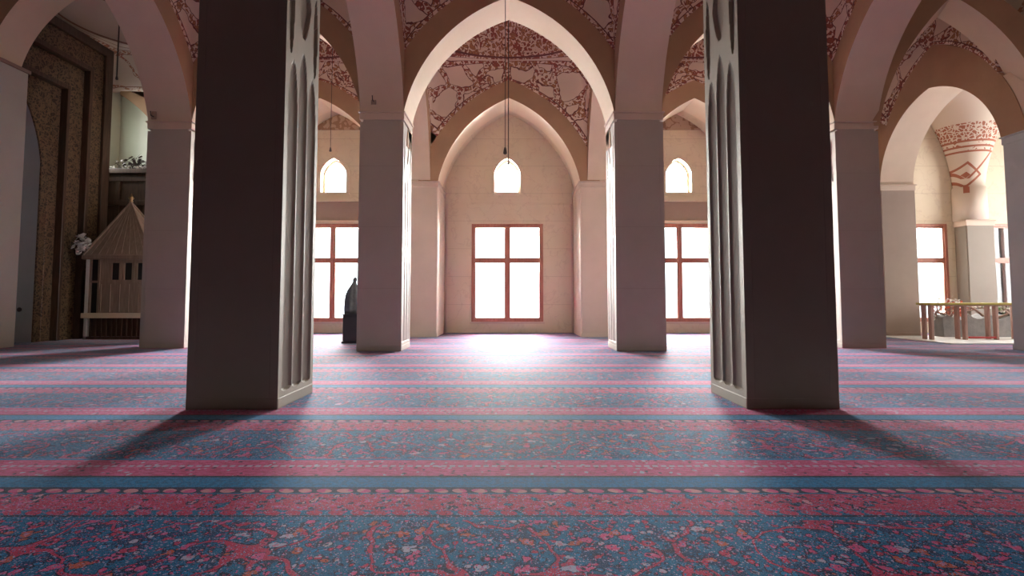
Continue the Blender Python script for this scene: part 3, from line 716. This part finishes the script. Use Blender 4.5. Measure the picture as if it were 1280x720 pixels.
# wooden kiosk with a pointed roof
kx0, kx1, ky0, ky1 = -9.98, -8.50, 12.25, 13.2
root = thing('wooden_kiosk', 'weathered wooden kiosk with a steep pointed roof beside the carved portal', 'kiosk', ((kx0+kx1)/2, (ky0+ky1)/2, 0))
apx = (-9.32, (ky0+ky1)/2, 3.32); ez = 1.98
b = MB(); r0, r1, r2, r3 = (kx0-0.03, ky0-0.05, ez), (kx1+0.1, ky0-0.05, ez), (kx1+0.1, ky1+0.05, ez), (kx0-0.03, ky1+0.05, ez)
b.add([r0, r1, r2, r3, apx], [(0, 1, 4), (1, 2, 4), (2, 3, 4), (3, 0, 4), (3, 2, 1, 0)]); part(b, 'pointed_roof', M['pale_wood'], root)
b = MB()
for r_ in (r0, r1, r2, r3): b.tube([(r_[0], r_[1], r_[2]+0.01), (apx[0], apx[1], apx[2]+0.01)], 0.03, 6)
for k in range(1, 9):
    x = r0[0] + (r1[0]-r0[0])*k/9; b.tube([(x, r0[1]-0.002, ez+0.02), (apx[0] + (x-apx[0])*0.06, apx[1]-0.03, apx[2]-0.08)], 0.008, 4)
part(b, 'roof_rib', M['pale_wood'], root)
b = MB().lathe(apx[0], apx[1], [(0.0, 3.30), (0.05, 3.34), (0.03, 3.38), (0.07, 3.43), (0.03, 3.48), (0.0, 3.56)], 12); part(b, 'finial', M['brass'], root, smooth=True)
b = MB().box(kx0-0.06, kx1+0.1, ky0-0.07, ky1+0.05, ez-0.10, ez); part(b, 'eave', M['pale_wood'], root, bevel=0.012)
for x in (kx0, kx1-0.08):
    for y in (ky0, ky1-0.08): part(MB().box(x, x+0.08, y, y+0.08, 0, ez-0.10), 'post', M['whitemat'] if x == kx0 and y == ky0 else M['pale_wood'], root, bevel=0.006)
b = MB().box(kx0+0.33, kx1-0.08, ky0+0.02, ky0+0.06, 0.62, 1.32)
for k in range(5): b.box(kx0+0.36+k*0.22, kx0+0.38+k*0.22, ky0, ky0+0.02, 0.64, 1.30)
part(b, 'wainscot', M['pale_wood'], root)
b = MB().box(kx0+0.08, kx0+0.33, ky0+0.05, ky0+0.07, 0.62, 1.88); part(b, 'dark_window', M['black'], root)
b = MB().box(kx0+0.08, kx0+0.33, ky0+0.01, ky0+0.05, 1.33, 1.38).box(kx0+0.29, kx0+0.34, ky0, ky0+0.06, 0.62, 1.88).box(kx0+0.08, kx0+0.12, ky0+0.01, ky0+0.05, 0.62, 1.88); part(b, 'glazing_bar', M['pale_wood'], root)
b = MB().box(kx0+0.34, kx1-0.08, ky0+0.05, ky0+0.07, 1.36, 1.88); part(b, 'lattice_back', M['black'], root)
b = MB().box(kx0+0.34, kx1-0.08, ky0+0.01, ky0+0.05, 1.80, 1.88).box(kx0+0.34, kx1-0.08, ky0+0.01, ky0+0.05, 1.32, 1.40).box(kx0+0.34, kx0+0.60, ky0+0.02, ky0+0.05, 1.4, 1.8)
for x in (0.78, 0.85, 1.08, 1.15): b.box(kx0+x, kx0+x+0.05, ky0+0.01, ky0+0.05, 1.4, 1.8)
part(b, 'lattice_rail', M['pale_wood'], root)
b = MB().box(kx0-0.03, kx1+0.03, ky0-0.06, ky0+0.08, 0.50, 0.62); part(b, 'lower_rail', M['intrados'], root, bevel=0.01)
b = MB()
for k in range(11): b.box(kx0+0.14+k*0.12, kx0+0.17+k*0.12, ky0+0.01, ky0+0.04, 0.06, 0.50)
b.box(kx0, kx1, ky0, ky0+0.06, 0, 0.07); part(b, 'balustrade', M['dark_wood'], root)
part(MB().box(kx0+0.08, kx1-0.02, ky0+0.10, ky1-0.1, 0.0, 1.88), 'inner_box', M['dark_wood'], root)
# white blossoms tucked beside the roof
b = MB(); rnd = random.Random(5); leaves(b, kx0-0.02, ky0-0.10, 2.12, 90, 0.07, 0.03, 0.16, 0.07, rnd); leaves(b, kx0-0.10, ky0-0.1, 2.0, 12, 0.03, 0.02, 0.05, 0.05, rnd)
tag(b.build('blossom_bunch', M['whiteleaf']), 'bunch of white blossoms at the left eave of the wooden kiosk', 'flowers')

# ---------------------------------------------------------------- draped figure on black pedestal
px0, _ = at(427.5, 429, 11.2); dx = px0 + 0.24
root = thing('pedestal', 'black square pedestal standing left of the grey pillar near the left window', 'pedestal', (dx, 11.45, 0))
b = MB().box(dx-0.26, dx+0.26, 11.2, 11.7, 0, 0.05); part(b, 'plinth', M['black'], root, bevel=0.01)
b = MB().prism([(dx-0.24, 11.22), (dx+0.24, 11.22), (dx+0.24, 11.68), (dx-0.24, 11.68)], 0.05, 0.60, axis='z'); part(b, 'body', M['black'], root, bevel=0.008)
b = MB().box(dx-0.25, dx+0.25, 11.21, 11.69, 0.60, 0.63); part(b, 'top', M['black'], root, bevel=0.006)
mb = MB(); n = 40; prof = [(0.155, 0.0), (0.16, 0.12), (0.155, 0.28), (0.145, 0.40), (0.115, 0.52), (0.08, 0.60), (0.05, 0.66), (0.036, 0.70), (0.045, 0.73), (0.045, 0.76), (0.025, 0.79), (0.0, 0.80)]
vs = []
for r, z in prof:
    for k in range(n):
        a = 2*pi*k/n; fold = 1 + 0.10*sin(a*7 + z*3)*(1 if z < 0.6 else 0.2)
        vs.append((r*fold*cos(a) - 0.09 + 0.07*(z/0.8)**2, r*fold*sin(a)*0.9, z))
mb.add(vs, [(i*n+k, i*n+(k+1) % n, (i+1)*n+(k+1) % n, (i+1)*n+k) for i in range(len(prof)-1) for k in range(n)] + [tuple(range(n))])
o = mb.build('draped_figure', M['greycloth'], smooth=True); o.location = (dx-0.02, 11.42, 0.63)
tag(o, 'dark grey cloth draped figure tapering to a peak on the black pedestal', 'figure')

# ---------------------------------------------------------------- table and flowers on the right
TY0, TY1, TZ = 11.95, 12.25, 0.86
tx0 = at(1163, 400, TY0)[0]; tx1 = 12.7
b = MB().box(9.35, 14.0, 11.05, 13.25, 0.0, 0.02)
tag(b.build('white_mat', M['whitemat'], bevel=0.006), 'white floor mat spread under the long table on the right', 'mat')
root = thing('long_table', 'long narrow table with an olive yellow top and rosy wooden legs', 'table', ((tx0+tx1)/2, (TY0+TY1)/2, 0.02))
b = MB().box(tx0-0.05, tx1, TY0-0.05, TY1+0.05, TZ-0.045, TZ); part(b, 'table_top', M['yellow'], root, bevel=0.01)
b = MB().box(tx0, tx1-0.05, TY0, TY0+0.03, TZ-0.075, TZ-0.045).box(tx0, tx1-0.05, TY1-0.03, TY1, TZ-0.075, TZ-0.045); part(b, 'apron', M['leg_wood'], root)
for px in (1166, 1208, 1247, 1280):
    x = at(px, 400, TY0)[0]
    for y in (TY0, TY1-0.1):
        b = MB().prism([(x-0.035, 0), (x+0.025, 0), (x+0.03, TZ-0.045), (x-0.04, TZ-0.045)], y, y+0.09)
        b.v = [(p[0], p[1], max(p[2], 0.02)) for p in b.v]
        part(b, 'leg', M['leg_wood'], root, bevel=0.008)
xa, xb = at(1209, 400, TY0)[0], at(1249, 400, TY0)[0]
part(MB().box(xa+0.05, xb-0.06, TY0+0.01, TY0+0.05, 0.05, 0.09), 'stretcher', M['red'], root)
# low stone planter and the dried arrangement behind the table
root = thing('stone_planter', 'low grey stone planter behind the long table legs', 'planter', (11.8, 13.0, 0.02))
b = MB(); n = 28; rnd = random.Random(9)
prev = None
vs = []
for i in range(n+1):
    x = 10.62 + 3.0*i/n; zt = 0.50 + 0.06*sin(i*1.3) + rnd.uniform(-0.03, 0.03)
    vs += [(x, 12.75, 0.02), (x, 12.78, zt), (x, 13.2, zt+0.03), (x, 13.2, 0.02)]
b.add(vs, [(4*i+j, 4*i+(j+1) % 4, 4*i+4+(j+1) % 4, 4*i+4+j) for i in range(n) for j in range(4)] + [(0, 1, 2, 3), (4*n+3, 4*n+2, 4*n+1, 4*n)])
part(b, 'body', M['greystone'], root)
def branch(mb, p, d, L, r, depth, rnd):
    pts = [p]
    for k in range(5):
        d = [d[0]+rnd.uniform(-.35, .35), d[1]+rnd.uniform(-.15, .15), d[2]+rnd.uniform(-.3, .35)]
        q = sqrt(sum(c*c for c in d)); d = [c/q for c in d]
        pts.append(tuple(pts[-1][i] + d[i]*L/5 for i in range(3)))
    pts = [(max(a, 10.62), min(max(b_, 12.72), 13.2), min(max(c, 0.45), 0.84 + 0.12*sin(a*2.0))) for a, b_, c in pts]
    mb.tube(pts, r, 6, taper=0.5)
    tips = [pts[-1]]
    if depth:
        for k in (2, 3, 4): tips += branch(mb, pts[k], [d[0]+rnd.uniform(-1, 1), d[1], d[2]+rnd.uniform(-.6, 1)], L*0.5, r*0.55, depth-1, rnd)
    return tips
specs = [('dried_branches', 'gnarled dry branches with red and white petals at the left end under the long table', 10.95, 'redleaf', 'whiteleaf', 'branches'),
         ('dried_branches', 'gnarled dry branch arching below the middle of the long table', 11.9, 'whiteleaf', 'whiteleaf', 'branches'),
         ('leafy_branches', 'leafy green and white sprigs at the right end behind the long table', 12.75, 'greenleaf', 'whiteleaf', 'branches')]
for i, (nm, lab, x, ma, mb_, cat) in enumerate(specs):
    rnd = random.Random(20+i); root = thing(nm, lab, cat, (x, 12.95, 0.5), None)
    b = MB(); tips = []
    for k in range(3): tips += branch(b, (x-0.1+0.1*k, 12.9, 0.47), [rnd.uniform(-1, 1), 0, 0.45], 0.75, 0.032, 2, rnd)
    part(b, 'branch', M['branch'], root, smooth=True)
    b = MB(); [leaves(b, t_[0], t_[1], t_[2]-0.02, 5, 0.05, 0.03, 0.04, 0.045, rnd) for t_ in tips[::2]]
    if i == 0: leaves(b, 11.05, 12.75, 0.55, 70, 0.05, 0.02, 0.12, 0.07, rnd)
    tag(part(b, 'petals' if i < 2 else 'leaves', M[ma], root), kind='stuff')
    b = MB(); [leaves(b, t_[0], t_[1], t_[2]-0.02, 5, 0.05, 0.03, 0.04, 0.04, rnd) for t_ in tips[1::2]]
    tag(part(b, 'white_petals', M[mb_], root), kind='stuff')

# ---------------------------------------------------------------- hanging wires and small fittings
def cable(label, x, y, z0, z1, r=0.012, group=None):
    root = thing('hanging_cable', label, 'cable', (x, y, z0), group)
    part(MB().tube([(x, y, z0+0.1), (x+0.004, y, (z0+z1)/2), (x, y, z1)], r, 6), 'wire', M['metal'], root)
    part(MB().lathe(x, y, [(0, z0), (0.03, z0+0.02), (0.022, z0+0.07), (0.012, z0+0.11), (0, z0+0.12)], 10), 'hook', M['metal'], root, smooth=True)
    part(MB().lathe(x, y, [(0, z1-0.06), (0.05, z1-0.04), (0.06, z1), (0, z1+0.01)], 10), 'ceiling_rose', M['metal'], root, smooth=True)
cable('longer dark cable hanging from the central dome to the small arched window', -0.01, 11.7, 4.0, 8.36)
cable('shorter dark cable hanging just in front of the great central arch', -0.055, 7.6, 3.1, 8.78, 0.006)
cable('thin dark cable hanging before the pale wall right of the carved portal', at(146, 95, 11.9)[0], 11.9, at(146, 95, 11.9)[1]-0.1, 8.6, 0.014)
cable('faint thin cable hanging above the small window of the left aisle', at(413, 190, 12.0)[0], 12.0, at(413, 190, 12.0)[1], 8.2, 0.006)
def bracket(label, x, y, z):
    root = thing('wall_bracket', label, 'bracket', (x, y, z))
    part(MB().box(x-0.05, x+0.05, y-0.02, y, z-0.08, z+0.08), 'plate', M['pale_wood'], root, bevel=0.005)
    part(MB().tube([(x, y-0.02, z-0.03), (x, y-0.10, z-0.03), (x, y-0.12, z+0.05)], 0.012, 6), 'arm', M['metal'], root)
bracket('small bracket above the capital of the pillar left of the central window', at(467, 125, 9.6)[0], 9.62, at(467, 125, 9.6)[1])
bracket('small bracket above the capital of the pillar beside the kiosk', at(190, 143, 10.1)[0], 10.17, at(190, 143, 10.1)[1])
